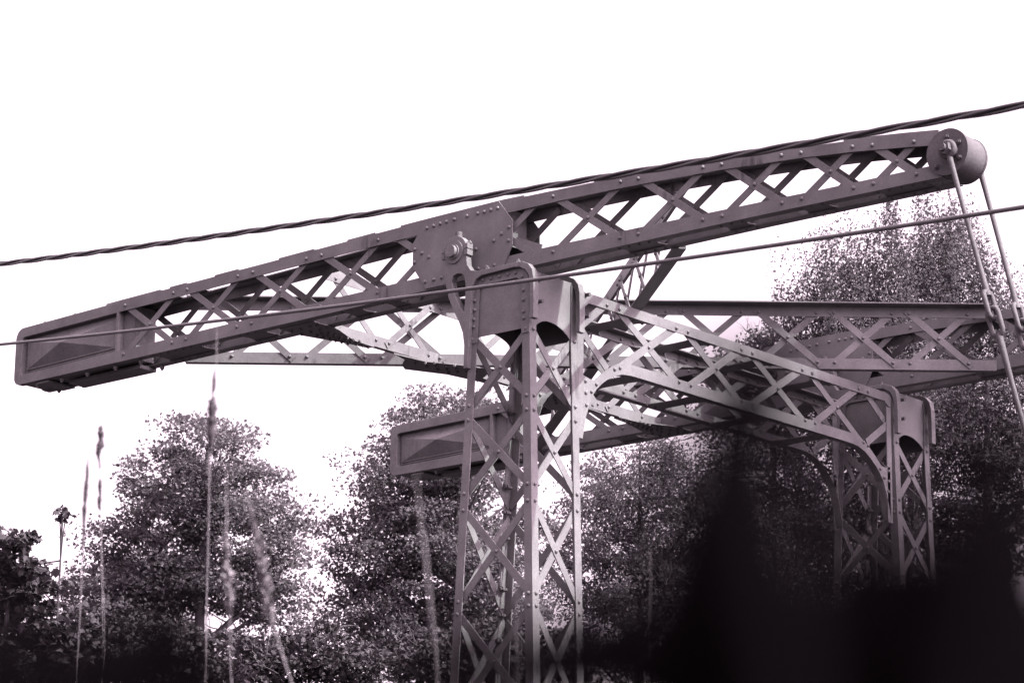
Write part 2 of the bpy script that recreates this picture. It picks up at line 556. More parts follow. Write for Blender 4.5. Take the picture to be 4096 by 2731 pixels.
cw_out = arc(-7.327, .502, .12, 180, 92) + [(-5.75, .652), (-5.75, -.014)] + arc(-7.355, .072, .09, 270, 180)
pan = arc(-7.30, .478, .035, 180, 92) + [(-5.79, .535), (-5.79, .113)] + arc(-7.30, .125, .035, 270, 180)
wcw = bw_(-6.6)
m = MB()
m.prism(cw_out, XZ, 0, .077, hole=pan)
m.prism(cw_out, XZ, wcw - .077, wcw, hole=pan)
core = arc(-7.33, .50, .10, 180, 92) + [(-5.58, .60), (-5.58, .02)] + arc(-7.35, .07, .075, 270, 180)
m.prism(core, XZ, .078, wcw - .078)
# bolts and plates on and under the box
for x in (-7.05, -6.55, -6.02, -5.48):
    for yy in (.07, wcw - .07):
        m.nut((x, yy, interp(TOP, x) + .002), (0, 0, 1), .022, .02)
for x in (-7.12, -6.72, -6.3, -5.85, -5.45):
    for yy in (.075, wcw - .075):
        m.nut((x, yy, -.025), (0, 0, -1), .026, .028)
m.box((-7.1, .035, -.045), (-6.9, wcw - .035, -.021))
m.box((-6.75, .2, -.06), (-5.6, wcw - .02, -.017))
for z in (.12, .30, .48):
    m.rivet((-7.447, .1, z), (-1, 0, 0), .014); m.rivet((-7.447, wcw - .1, z), (-1, 0, 0), .014)
cw = m.build('counterweight', M_CAST, frame, bevel=.006)
m = MB()
pq = [(-7.335, .092), (-5.79, .114), (-5.79, .534), (-7.335, .512)]


def inset(k):
    c = np.mean(pq, axis=0)
    out = []
    for (x, z) in pq:
        out.append((x + math.copysign(k, c[0] - x), z + math.copysign(k, c[1] - z)))
    return out


steps = [(0.0, .075), (.018, .075), (.026, .060), (.044, .060), (.052, .046), (.064, .046)]
rings = [[(x, y, z) for x, z in inset(k)] for k, y in steps]
vs = [p for r in rings for p in r] + [(-6.62, -.055, .335)]
fs = []
for r in range(len(rings) - 1):
    for i in range(4):
        j = (i + 1) % 4
        fs.append((r * 4 + i, r * 4 + j, r * 4 + 4 + j, r * 4 + 4 + i))
L = (len(rings) - 1) * 4
for i in range(4):
    fs.append((L + i, L + (i + 1) % 4, L + 4))
m.add(vs, fs)
m.build('panel', M_CAST, cw)
# ---- drum at the right end
DC = np.array([4.552, 0, .178])
m = MB()
m.cyl((4.552, .001, .17), (4.552, .262, .17), .193, seg=48)
drum = m.build('end_drum', M_RUST, frame, bevel=.004)
m = MB()
m.cyl((4.552, -.03, .178), (4.552, -.0005, .178), .2, seg=48)
m.build('disc', M_RUST, drum, bevel=.004)
m = MB()
m.cyl((4.552, .2625, .17), (4.552, .285, .17), .197, seg=48)
m.build('disc', M_RUST, drum, bevel=.004)
for (x, z) in ((4.555, .306), (4.668, .238), (4.672, .105), (4.45, .065)):
    m = MB(); m.nut((x, -.03, z), NEG, .024, .02); m.build('bolt', M_RUST, drum)
m = MB()
m.cyl((4.60, -.20, .17), (4.60, bw_(4.5) + .11, .17), .034, seg=20)
m.cyl((4.60, -.17, .17), (4.60, -.125, .17), .058, seg=6, smooth=False)
m.cyl((4.60, -.06, .17), (4.60, -.03, .17), .06, seg=20)
m.build('shaft', M_RUST, drum)
# ---- pivot shaft through the gussets
m = MB()
m.cyl((PIV[0], -.25, PIV[2]), (PIV[0], .62, PIV[2]), .058, seg=28)
m.build('pivot_shaft', M_CAST, frame, bevel=.008)

# far beam: copies of beam, counterweight, drum and shaft
for src in (beam, cw, drum, [o for o in frame.children if o.name.startswith('pivot_shaft')][0]):
    copy_part(src, frame, (0, Wd, 0))

m = MB()
hp = [( -6.35 + .055 * math.cos(t), wcw * .5, -.13 + .055 * math.sin(t)) for t in np.linspace(0, 2 * math.pi, 14, endpoint=False)]
m.tube(hp, .014, 6, closed=True)
m.cyl((-6.35, wcw * .5, -.076), (-6.35, wcw * .5, -.05), .02)
lift = m.build('lifting_eye', M_RUST, None)
far_cw = [o for o in frame.children if o.name.startswith('counterweight') and o is not cw][0]
lift.parent = far_cw; lift.location = (0, 0, 0)
lift.location = [c for c in cw.children][0].location



# ---- the two crossed diagonal girders and the cross girder between the beams
def girder(name, P0, P1, crosses, pitch, bars_end, flange_top, flange_bot, zt=.70, zb=.0, bar_w=.07, gap=None, front_slash=False):
    P0 = np.array(P0, float); P1 = np.array(P1, float)
    L = np.linalg.norm(P1 - P0); d = (P1 - P0) / L
    n = np.array([d[1], -d[0], 0]) * 1.0              # faces right / towards the viewer's side
    mp = lambda u, v, t: P0 + d * u - n * t + np.array([0, 0, v])
    m = MB()
    m.ribbon([(0, zt - .13), (L, zt - .13)], [(0, zt), (L, zt)], mp, 0, .012)
    m.ribbon([(0, zb), (L, zb)], [(0, zb + .115), (L, zb + .115)], mp, 0, .012)
    m.ribbon([(0, zt - .013), (L, zt - .013)], [(0, zt - .001), (L, zt - .001)], mp, *flange_top)
    m.ribbon([(0, zb + .001), (L, zb + .001)], [(0, zb + .013), (L, zb + .013)], mp, *flange_bot)
    zr_t, zr_b = zt - .092, zb + .07
    o_bars = []
    for s in crosses:
        h = pitch * .385
        for (u0, u1, z0, z1, t) in ((s - h, s + h, zr_t, zr_b, -.010), (s - h, s + h, zr_b, zr_t, .0125)):
            front = (z0 > z1) != front_slash
            t = -.0105 if front else .0125
            b = MB()
            p = np.array((u0, z0)); q = np.array((u1, z1)); e = (q - p) / np.linalg.norm(q - p) * .05
            p, q = p - e, q + e
            sdir = np.array((-e[1], e[0])) / np.linalg.norm(e) * bar_w / 2
            b.prism([tuple(p - sdir), tuple(q - sdir), tuple(q + sdir), tuple(p + sdir)], mp, t, t + .01)
            face = -.0105 if front else 0
            for (u, z) in ((u0, z0), (u1, z1)):
                b.rivet(mp(u, z, face), n, .0185)
            if front:
                b.rivet(mp(s, (zr_t + zr_b) / 2, face), n, .018)
            o_bars.append(b)
    o = m.build(name, M_STEEL, frame)
    for b in o_bars:
        b.build('lattice_bar', M_STEEL, o)
    return o, mp, L, n


A0 = np.array([-5.2, .47, 0]); A1 = np.array([1.33, 6.0, 0])
LA = np.linalg.norm(A1 - A0)
crA = [6.364 + .795 * k for k in range(-7, 3) if k not in (-4, )]
diagA = girder('diagonal_girder', A0, A1, crA, .795, None, (-.13, 0), (.012, .1))
B0 = np.array([1.50, .40, 0]); B1 = np.array([-5.0, 6.02, 0])
# the second diagonal runs the other way; its face turns to +X
diagB = girder('diagonal_girder', B1 , B0, [.9 + .795 * k for k in range(9) if k not in (4,)], .795, None, (.012, .11), (-.115, 0))
C0 = np.array([-3.15, .44, 0]); C1 = np.array([-3.15, 6.0, 0])
cross = girder('cross_girder', C0, C1, [1.73 - .44 - .8 + .0, 1.73 - .44, 2.5, 3.3, 4.1, 4.9], .8, None, (.012, .07), (.012, .07), zt=.68, front_slash=True)
# horizontal gusset plates of the cross girder, curving out to the beams and to the crossings
def flare(y_pts, name, parent):
    m = MB()
    poly = y_pts
    m.prism(poly, lambda u, v, t: (u, v, t), -.016, -.004)
    return m


for y0, sgn in ((.40, 1), (6.02, -1)):
    pl = [(-2.92, y0), (-2.95, y0 + sgn * .10), (-3.04, y0 + sgn * .30), (-3.115, y0 + sgn * .50), (-3.14, y0 + sgn * .8), (-3.22, y0 + sgn * .8),
          (-3.26, y0 + sgn * .5), (-3.35, y0 + sgn * .2), (-3.40, y0 - sgn * .0), (-3.4, y0 - sgn * .3), (-2.92, y0 - sgn * .3)]
    m = flare(pl, '', None)
    k = 0
    for yy in np.arange(.06, .75, .085):
        m.nut((-3.165, y0 + sgn * yy, -.016), (0, 0, -1), .017, .016)
        if yy < .5:
            m.nut((-3.09 + yy * .06, y0 + sgn * (yy + .02), -.016), (0, 0, -1), .017, .016)
            m.nut((-3.25 + yy * .04, y0 + sgn * (yy + .02), -.016), (0, 0, -1), .017, .016)
    for x in (-3.33, -3.2, -3.07, -2.97):
        m.nut((x, y0 - sgn * .06, -.016), (0, 0, -1), .017, .016); m.nut((x, y0 - sgn * .2, -.016), (0, 0, -1), .017, .016)
    m.build('gusset_plate', M_PLATE, cross[0])
for yc in (2.25, 4.2):
    pl = [(-3.14, yc - .75), (-3.10, yc - .3), (-2.9, yc + .05), (-2.75, yc + .45), (-2.95, yc + .5), (-3.1, yc + .6), (-3.14, yc + .9), (-3.23, yc + .8), (-3.3, yc + .25),
          (-3.5, yc - .2), (-3.4, yc - .35), (-3.22, yc - .5)]
    if yc > 3:
        pl = [(x, 2 * yc - y) for x, y in pl]
    m = MB(); m.prism(pl, lambda u, v, t: (u, v, t), -.028, -.0165)
    for k in range(16):
        x = -3.2 + (k % 4) * .085; y = yc - .35 + (k // 4) * .17 + (k % 4) * .05
        m.nut((x, y, -.028), (0, 0, -1), .017, .016)
    m.build('gusset_plate', M_PLATE, cross[0])

# ================================================================== portal: two lattice towers and the girder between them
portal = empty('drawbridge_portal', (-.25, 3.2, GZ),
               'two grey tapering lattice towers joined by an arched lattice girder, carrying the beams', 'bridge portal')


def XL(z): return -.614 + .045 * (z + .4)
def XRt(z): return .117 - .035 * (z + .667) if z < -.667 else .117
def YF(z): return -.13 + .006 * (z + .5)
def YB(z): return .553


ZT, ZB_ = -.09, GZ + .02
LW = .092
zs = [ZT, -.667, -2.0, -4.0, ZB_]


tower = None
m = MB()
tower_legs = []
for cx in (0, 1):
    for cy in (0, 1):
        lm = MB()
        X = (XL, XRt)[cx]; Y = (YF, YB)[cy]; sx = (1, -1)[cx]; sy = (1, -1)[cy]
        for i in range(len(zs) - 1):
            z0, z1 = zs[i], zs[i + 1]
            def q(z, a, b):
                return (X(z) + sx * a, Y(z) + sy * b, z)
            for (a0, a1, b0, b1) in ((0, LW, 0, .012), (0, .012, .012, LW)):
                vs = [q(z0, a0, b0), q(z0, a1, b0), q(z0, a1, b1), q(z0, a0, b1), q(z1, a0, b0), q(z1, a1, b0), q(z1, a1, b1), q(z1, a0, b1)]
                lm.add(vs, [(0, 1, 2, 3), (7, 6, 5, 4), (0, 4, 5, 1), (1, 5, 6, 2), (2, 6, 7, 3), (3, 7, 4, 0)])
        tower_legs.append((lm, cx, cy))

# crossings down the tower: (top rivet z, bottom rivet z)
PAN = [(-.62, -1.25), (-1.385, -2.075), (-2.23, -3.075), (-3.19, -4.12), (-4.25, -5.25), (-5.4, -6.45), (-6.6, -7.6)]
# the tower's own mesh: foot plates and the roof plate under the beam
m.box((-.60, -.11, -.075), (.105, .53, -.06))
m.box((XL(ZB_) - .1, YF(ZB_) - .1, GZ - .25), (XRt(ZB_) + .1, YB(ZB_) + .1, GZ + .15))
tower = m.build('lattice_tower', M_STEEL, portal)
for lm, cx, cy in tower_legs:
    for (zt, zb) in PAN:
        for z in (zt, zb):
            if cy == 0:
                x = (XL, XRt)[cx](z) + (1, -1)[cx] * .045
                lm.rivet((x, YF(z), z), NEG, .0188)
            if cx == 1:
                y = (YF, YB)[cy](z) + (1, -1)[cy] * .048
                lm.rivet((XRt(z), y, z), (1, 0, 0), .019)
            if cy == 1:
                x = (XL, XRt)[cx](z) + (1, -1)[cx] * .045
                lm.rivet((x, YB(z) - .012, z), NEG, .016)
    lm.build('leg', M_STEEL, tower)


def face_pt(face, side, z):
    if face == 'F': return ((XL(z) + .045) if side == 0 else (XRt(z) - .045), YF(z), z)
    if face == 'B': return ((XL(z) + .045) if side == 0 else (XRt(z) - .045), YB(z), z)
    if face == 'R': return (XRt(z), (YF(z) + .048) if side == 0 else (YB(z) - .048), z)
    return (XL(z), (YF(z) + .048) if side == 0 else (YB(z) - .048), z)


back = MB()
for (zt, zb) in PAN:
    for face, n in (('F', (0, -1, 0)), ('R', (1, 0, 0)), ('B', (0, 1, 0)), ('L', (-1, 0, 0))):
        for front in (1, 0):
            p = face_pt(face, 0, zt if front else zb); q = face_pt(face, 1, zb if front else zt)
            p, q = long_(p, q, .03)
            t = .0125 if front else .023
            if face in 'FR':
                b = MB(); b.bar(p, q, .072, n, t, t + .01)
                if front:
                    c = (np.array(p) + q) / 2 - np.array(n) * t
                    b.rivet(c, n, .019)
                b.build('lattice_bar', M_STEEL, tower)
            else:
                back.bar(p, q, .072, n, t, t + .01)
tag(back.build('lattice_bar', M_STEEL, tower), kind='stuff')

# head of the tower: plates with an arch towards the portal
m = MB()
m.prism([(-.585, -.605), (.09, -.605), (.09, -.075), (-.585, -.075)], XZ, -.117, -.108)
m.prism([(-.585, -.605), (.09, -.605), (.09, -.075), (-.585, -.075)], XZ, .531, .540)
archy = [(-.046, -.605), (-.04, -.585), (-.001, -.552), (.06, -.518), (.121, -.502), (.20, -.503), (.27, -.512), (.36, -.543), (.42, -.577), (.462, -.612)]
m.prism([(-.116, -.655), (-.046, -.655)] + archy + [(.462, -.655), (.53, -.655), (.53, -.075), (-.116, -.075)], YZ, .094, .104)
m.prism([(-.116, -.655), (-.046, -.655)] + archy + [(.462, -.655), (.53, -.655), (.53, -.075), (-.116, -.075)], YZ, -.60, -.59)
m.build('head_plate', M_PLATE, tower)
m = MB()
strip = [(-.60, -.66), (-.58, -.35), (-.565, -.11), (-.545, -.055), (-.475, -.032), (-.067, -.021), (.012, -.03), (.07, -.07), (.105, -.14), (.117, -.22), (.117, -.66),
         (.025, -.66), (.02, -.2), (.0, -.145), (-.04, -.118), (-.455, -.118), (-.5, -.15), (-.51, -.3), (-.52, -.66)]
m.prism(strip, XZ, -.1415, -.1305)
for (x, z) in ((-.452, -.071), (-.354, -.07), (-.25, -.07), (-.146, -.07), (-.052, -.069), (.03, -.12), (.045, -.254), (.05, -.346), (.052, -.458), (.055, -.522),
               (-.535, -.123), (-.55, -.254), (-.551, -.345), (-.557, -.435), (-.561, -.504)):
    m.rivet((x, -.1415, z), NEG, .018)
m.build('head_angle', M_STEEL, tower)

# cast bracket with the bearing, front and back
out = [(-.935, .26)] + [(-.785 + .15 * math.cos(math.radians(a)), .26 + .15 * math.sin(math.radians(a))) for a in range(170, -1, -14)] + \
      [(-.634, .19), (-.622, .10), (-.575, .038), (-.49, .018), (-.263, .016), (-.016, .017), (.06, .012), (.13, -.02), (.18, -.08), (.2, -.17), (.205, -.3), (.205, -.545),
       (.158, -.547), (.156, -.22), (.142, -.14), (.1, -.075), (.03, -.037), (-.05, -.028), (-.44, -.036), (-.51, -.06), (-.548, -.12), (-.565, -.3), (-.585, -.65), (-.60, -.9),
       (-.645, -.9), (-.642, -.678), (-.664, -.55), (-.71, -.445), (-.778, -.329), (-.848, -.189), (-.893, -.041), (-.914, .09), (-.93, .2)]
hole = [(-.80, .02), (-.815, -.03), (-.80, -.09), (-.768, -.18), (-.715, -.28), (-.668, -.345), (-.650, -.35), (-.642, -.28), (-.638, -.15), (-.64, -.08), (-.655, -.01), (-.69, .025), (-.74, .035)]


def bracket(y0, y1, sgn):
    m = MB()
    m.prism(out, XZ, min(y0, y1), max(y0, y1), hole=hole)
    f = y0
    c = lambda dy: (PIV[0], f + sgn * dy, PIV[2])
    o = m.build('bearing_bracket', M_CAST, tower, bevel=.007)
    b = MB()
    b.cyl(c(0), c(.014), .112, seg=36)
    b.cyl(c(.014), c(.03), .074, seg=32)
    # split bearing cap with its two lugs and the grease pot
    for sx, w in ((1, .022), (-1, .01)):
        x0 = PIV[0] + sx * .125; x1 = PIV[0] + sx * (.15 + w)
        for (za, zb) in ((.262, .315), (.20, .255)):
            b.box((min(x0, x1), min(f + sgn * .008, y1), za), (max(x0, x1), max(f + sgn * .008, y1), zb))
        b.nut(((x0 + x1) / 2 + sx * .012, (f + y1) / 2, .315), (0, 0, 1), .022, .018)
    b.build('bearing_cap', M_CAST, tower, bevel=.004)
    gc = MB(); gc.cyl((PIV[0] + .02, (f + y1) / 2, .40), (PIV[0] + .02, (f + y1) / 2, .45), .034, seg=18)
    gc.build('grease_cup', M_RUST, tower)
    # bolts through the rim
    ym = (f + y1) / 2
    yb = ym + (.075 if sgn < 0 else .085)
    for z in (-.16, -.37):
        s = MB()
        s.cyl((.06, yb, z), (.225, yb, z), .019, seg=10)
        s.cyl((.125, yb, z), (.162, yb, z), .036, seg=6, smooth=False)
        s.build('bolt', M_RUST, tower)
    for x in (-.40, -.02):
        s = MB(); s.nut((x, ym, .017), (0, 0, 1), .024, .024); s.build('bolt', M_RUST, tower)


bracket(-.185, -.115, -1)
bracket(.555, .478, 1)
# bolts along the inner back leg
for k in range(14):
    z = -1.2 - k * .24
    m = MB()
    m.cyl((XL(z) + .05, .50, z), (XL(z) + .05, .40, z), .018, seg=8)
    m.cyl((XL(z) + .05, .46, z), (XL(z) + .05, .43, z), .03, seg=6, smooth=False)
    m.build('bolt', M_RUST, tower)
copy_part(tower, portal, (0, Wd, 0))

# ---- girder between the towers: front and back lattice frames with plates between them
YE0, YE1 = .556, 5.815
YM = (.645 + 5.78) / 2


def mir(pts):
    return pts + [(2 * YM - y, z) for y, z in reversed(pts)]


UT = [(.556, -.135), (.63, -.128), (.72, -.107)]
up_hi = [(.556, -.14), (.65, -.118), (.74, -.107), (5.7, -.107), (5.78, -.118), (5.815, -.14)]
up_lo = [(.556, -.26), (.65, -.255), (.72, -.205), (5.70, -.205), (5.765, -.25), (5.815, -.26)]
lo_hi = mir([(.645, -.915), (.75, -.935), (.81, -.93), (.87, -.885), (.94, -.83), (1.014, -.781), (1.09, -.735), (1.167, -.700), (1.26, -.68), (1.361, -.671)])
lo_lo = mir([(.645, -1.50), (.69, -1.30), (.77, -1.10), (.845, -1.01), (.92, -.945), (1.0, -.89), (1.11, -.83), (1.226, -.795), (1.35, -.782), (1.498, -.780)])


def girder_frame(xo, sgn, parent):
    """lattice frame in the plane x = xo; sgn is the side its flanges point to"""
    m = MB()
    t = (xo - .012, xo) if sgn < 0 else (xo - .012, xo)
    m.ribbon(up_lo, up_hi, YZ, *t)
    m.ribbon(lo_lo, lo_hi, YZ, *t)
    for (a, b) in ((.556, .644), (5.73, 5.815)):
        m.ribbon([(a, -3.2), (b, -3.2)] if 0 else [(a, -1.52), (b, -1.52)], [(a, -.262), (b, -.262)], YZ, *t)
    fl = (xo - .1, xo - .0125) if sgn < 0 else (xo, xo + .088)
    st = [p for p in up_hi if .7 < p[0] < 5.75]
    m.ribbon([(y, z - .014) for y, z in st], [(y, z - .002) for y, z in st], YZ, *fl)
    fl2 = (xo - .09, xo - .0125) if sgn < 0 else (xo, xo + .08)
    m.ribbon([(y, z + .001) for y, z in lo_lo], [(y + (.012 if y < YM and z < -.8 else -.012 if z < -.8 else 0), z + .013) for y, z in lo_lo], YZ, *fl2)
    for y in (.986, 1.175, 2.061, 2.246, 3.127, 3.31, 4.178, 4.355, 5.205, 5.383):
        m.rivet((xo, y, -.165), (1, 0, 0), .0188)
    for y, z in ((1.106, -.769), (1.187, -.739), (2.104, -.698), (2.292, -.697), (3.125, -.694), (3.31, -.694), (4.221, -.690), (4.398, -.688), (5.282, -.735), (5.364, -.755),
                 (.675, -.966), (.835, -.967), (.68, -1.077), (.763, -1.051), (.69, -1.192)):
        m.rivet((xo, y, z), (1, 0, 0), .0188)
        if z < -.9:
            m.rivet((xo, 2 * YM - y, z), (1, 0, 0), .0188)
    o = m.build('portal_girder', M_STEEL, parent)
    sl = [(1.187, 2.061, -.739), (2.292, 3.127, -.697), (3.31, 4.178, -.694), (4.398, 5.205, -.688)]
    bk = [(1.175, 2.104, -.698), (2.246, 3.125, -.694), (3.31, 4.221, -.69), (4.355, 5.282, -.735)]
    short_s = [((.62, -.44), (.95, -.185)), ((5.364, -.72), (5.79, -.44))]
    short_b = [((.62, -.46), (1.03, -.78)), ((5.383, -.18), (5.79, -.46))]
    for (a, b, z) in sl:
        q = MB(); p0, p1 = long_((xo, a, z), (xo, b, -.165), .03)
        q.bar(p0, p1, .076, (1, 0, 0), .0125, .0225)
        q.rivet((xo - .0125, (a + b) / 2 + .02, -.443), (1, 0, 0), .0188)
        q.build('lattice_bar', M_STEEL, o)
    for (a, b, z) in bk:
        q = MB(); p0, p1 = long_((xo, a, -.165), (xo, b, z), .03)
        q.bar(p0, p1, .076, (1, 0, 0), .023, .033); q.build('lattice_bar', M_STEEL, o)
    for L_, t0 in ((short_s, .0125), (short_b, .023)):
        for (a, b) in L_:
            q = MB(); q.bar((xo, a[0], a[1]), (xo, b[0], b[1]), .076, (1, 0, 0), t0, t0 + .01); q.build('lattice_bar', M_STEEL, o)
    return o


pg = girder_frame(.117, -1, portal)
girder_frame(-.575, 1, portal)
# plates between the two frames with flared ends
for k in range(5):
    for z in (-.205, -.797):
        yc = 1.47 + k * .985 * 1.065
        if yc > 5.5: continue
        xa, xb = (.104, -.562) if z > -.5 else (.104, -.562)
        pl = []
        prof = [(0, .25), (.06, .17), (.14, .125), (.25, .11), (.5, .105), (.75, .11), (.86, .125), (.94, .17), (1, .25)]
        zz = z if z > -.5 else -.782
        pts = [(xa + (xb - xa) * u, yc + w) for u, w in prof] + [(xa + (xb - xa) * u, yc - w) for u, w in reversed(prof)]
        m = MB(); m.prism(pts, lambda u, v, t: (u, v, t), zz + .0015, zz + .010)
        for x in (.05, -.50):
            for dy in (-.14, 0, .14):
                m.rivet((x, yc + dy, zz + .0015), (0, 0, -1), .015, 8)
        m.build('batten_plate', M_PLATE, portal)

# ================================================================== hangers at the near beam's drum
def hanger_upper(y, top, slope, zbot, label):
    t = np.array(top, float)
    P = lambda z: np.array([t[0] + (t[2] - z) * slope, y, z])
    o = empty('hanger_rod', P(zbot), label, 'hanger rod', 'hanger rods at the near beam')
    m = MB()
    m.tube([P(z) for z in np.linspace(t[2] - .06, zbot + .19, 8)], [.026, .022, .021, .021, .021, .021, .023, .028], 12)
    m.build('rod', M_RUST, o)
    m = MB()
    ring = [(t[0] + .058 * math.cos(a), y, t[2] + .058 * math.sin(a)) for a in np.linspace(0, 2 * math.pi, 20, endpoint=False)]
    m.tube(ring, .028, 10, closed=True)
    m.build('eye', M_RUST, o)
    return o, P


def loop(P, z0, z1, half, axis, rad, mb):
    """elongated ring between heights z0 (upper) and z1 (lower), its plane holding axis"""
    c0, c1 = P(z0), P(z1)
    ax = np.array(axis, float)
    pts = []
    d = (c1 - c0) / np.linalg.norm(c1 - c0)
    a0 = c0 + d * half; a1 = c1 - d * half
    for a in np.linspace(math.pi, 0, 9):
        pts.append(a0 + ax * half * math.cos(a) - d * half * math.sin(a))
    for a in np.linspace(0, math.pi, 9):
        pts.append(a1 + ax * half * math.cos(a) + d * half * math.sin(a))
    mb.tube(pts, rad, 10, closed=True)


tops = [(-.10, (4.60, -.10, .17)), (bw_(4.5) + .05, (4.60, bw_(4.5) + .05, .17))]
words = [('nearer', 'in front of'), ('farther', 'behind')]
for i, (y, tp) in enumerate(tops):
    sl = .262 if i == 0 else .252
    lab = ('upper steel hanger rod on the front shaft end of the drum, ring below' if i == 0 else
           'upper steel hanger rod coming from behind the drum, ring below')
    o, P = hanger_upper(y, tp, sl, -1.33, lab)
    off = .01 * i
    m = MB()
    ax1 = np.array([.53, .85, 0.]) if True else None
    loop(P, -1.10, -1.335, .045, (.25, .97, 0), .021, m)
    m.build('chain_loop', M_RUST, o)
    lo = empty('hanger_rod', P(-5.2), ('lower hanger rod linked below the front ring, forked loop at its top' if i == 0 else
                                      'lower hanger rod linked below the rear ring, at the right picture edge'), 'hanger rod', 'hanger rods at the near beam')
    m = MB()
    m.tube([P(z) for z in np.linspace(-1.47, -5.2, 10)], [.032] + [.021] * 9, 12)
    m.build('rod', M_RUST, lo)
    m = MB()
    loop(P, -1.245, -1.485, .052, (.97, -.1, .22), .021, m)
    m.build('chain_loop', M_RUST, lo)

# ================================================================== overhead cables in front of the bridge
def cable_pts(p0, p1, c, s0, s1, n):
    p0 = np.array(p0); p1 = np.array(p1)
    out_ = []
    for s in np.linspace(s0, s1, n):
        q = p0 + (p1 - p0) * s
        out_.append((q[0], q[1], c[0] * s * s + c[1] * s + c[2]))
    return np.array(out_)


pts = cable_pts((3.37, -8.795, 0), (11.334, -10.354, 0), (.1493, -1.3198, -2.5743), -1.6, 1.5, 1100)
m = MB()
seg = np.linalg.norm(np.diff(pts, axis=0), axis=1); sl_ = np.concatenate([[0], np.cumsum(seg)])
d = np.gradient(pts, axis=0); d /= np.linalg.norm(d, axis=1)[:, None]
s1_ = np.cross(d, (0, 0, 1)); s1_ /= np.linalg.norm(s1_, axis=1)[:, None]; s2_ = np.cross(s1_, d)
for k in range(3):
    ph = 2 * math.pi * sl_ / .95 + k * 2 * math.pi / 3
    rr = .0092
    st = pts + s1_ * (rr * np.cos(ph))[:, None] + s2_ * (rr * np.sin(ph))[:, None]
    m.tube(st[::2], .0078, 8)
tag(m.build('twisted_cable', M_CABLE), 'thick black twisted bundle cable slanting above the lattice beam', 'cable')
pts = cable_pts((3.294, -8.698, 0), (11.276, -10.279, 0), (.145, -1.2135, -3.0416), -1.6, 1.5, 90)
m = MB(); m.tube(pts, .0093, 8)
tag(m.build('overhead_wire', M_WIRE), 'thin dark single wire crossing in front of the counterweight and beam', 'wire')


# ================================================================== trees and plants
def template(kind):
    if kind == 'maple':
        h = [(0, -.5), (.16, -.42), (.40, -.40), (.30, -.14), (.56, .08), (.26, .14), (.20, .30), (0, .56)]
    elif kind == 'small':
        h = [(0, -.5), (.24, -.2), (.27, .08), (.12, .36), (0, .55)]
    else:
        h = [(0, -.5), (.13, -.2), (.14, .1), (0, .55)]
    r = [(x, y, abs(x) * .35 - .12 * y * y) for x, y in h]
    l = [(-x, y, z) for x, y, z in reversed(r)]
    return np.array(r + l), len(r)


def leaves_object(name, pos, size, kind, mat, parent, droop=0.5, updir=None):
    T, h = template(kind)
    n = len(pos); k = len(T)
    ang = nrg.uniform(0, 2 * math.pi, n)
    tilt = nrg.normal(droop, .5, n)
    roll = nrg.normal(0, .6, n)
    ca, sa, ct, st, cr, sr = np.cos(ang), np.sin(ang), np.cos(tilt), np.sin(tilt), np.cos(roll), np.sin(roll)
    # leaf axes: y points outward and down, x across
    yx = np.stack([ca * ct, sa * ct, -st], 1)
    x0 = np.stack([-sa, ca, np.zeros(n)], 1)
    z0 = np.cross(x0, yx)
    xx = x0 * cr[:, None] + z0 * sr[:, None]
    zz = np.cross(xx, yx)
    s = (size * nrg.uniform(.65, 1.25, n))[:, None, None]
    V = (T[None, :, 0:1] * xx[:, None] + T[None, :, 1:2] * yx[:, None] + T[None, :, 2:3] * zz[:, None]) * s + np.asarray(pos)[:, None]
    me = bpy.data.meshes.new(name)
    me.vertices.add(n * k)
    me.vertices.foreach_set('co', V.reshape(-1))
    me.loops.add(n * k)
    me.loops.foreach_set('vertex_index', np.arange(n * k))
    me.polygons.add(n * 2)
    st_ = np.arange(n * 2) * h
    me.polygons.foreach_set('loop_start', st_)
    me.update(calc_edges=True)
    me.validate()
    me.materials.append(mat)
    o = bpy.data.objects.new(name, me)
    COL.objects.link(o)
    attach(o, parent)
    return o


def curve(p, q, bend, n):
    p = np.array(p); q = np.array(q)
    c = (p + q) / 2 + np.array(bend)
    t = np.linspace(0, 1, n)[:, None]
    return (1 - t) ** 2 * p + 2 * t * (1 - t) * c + t * t * q


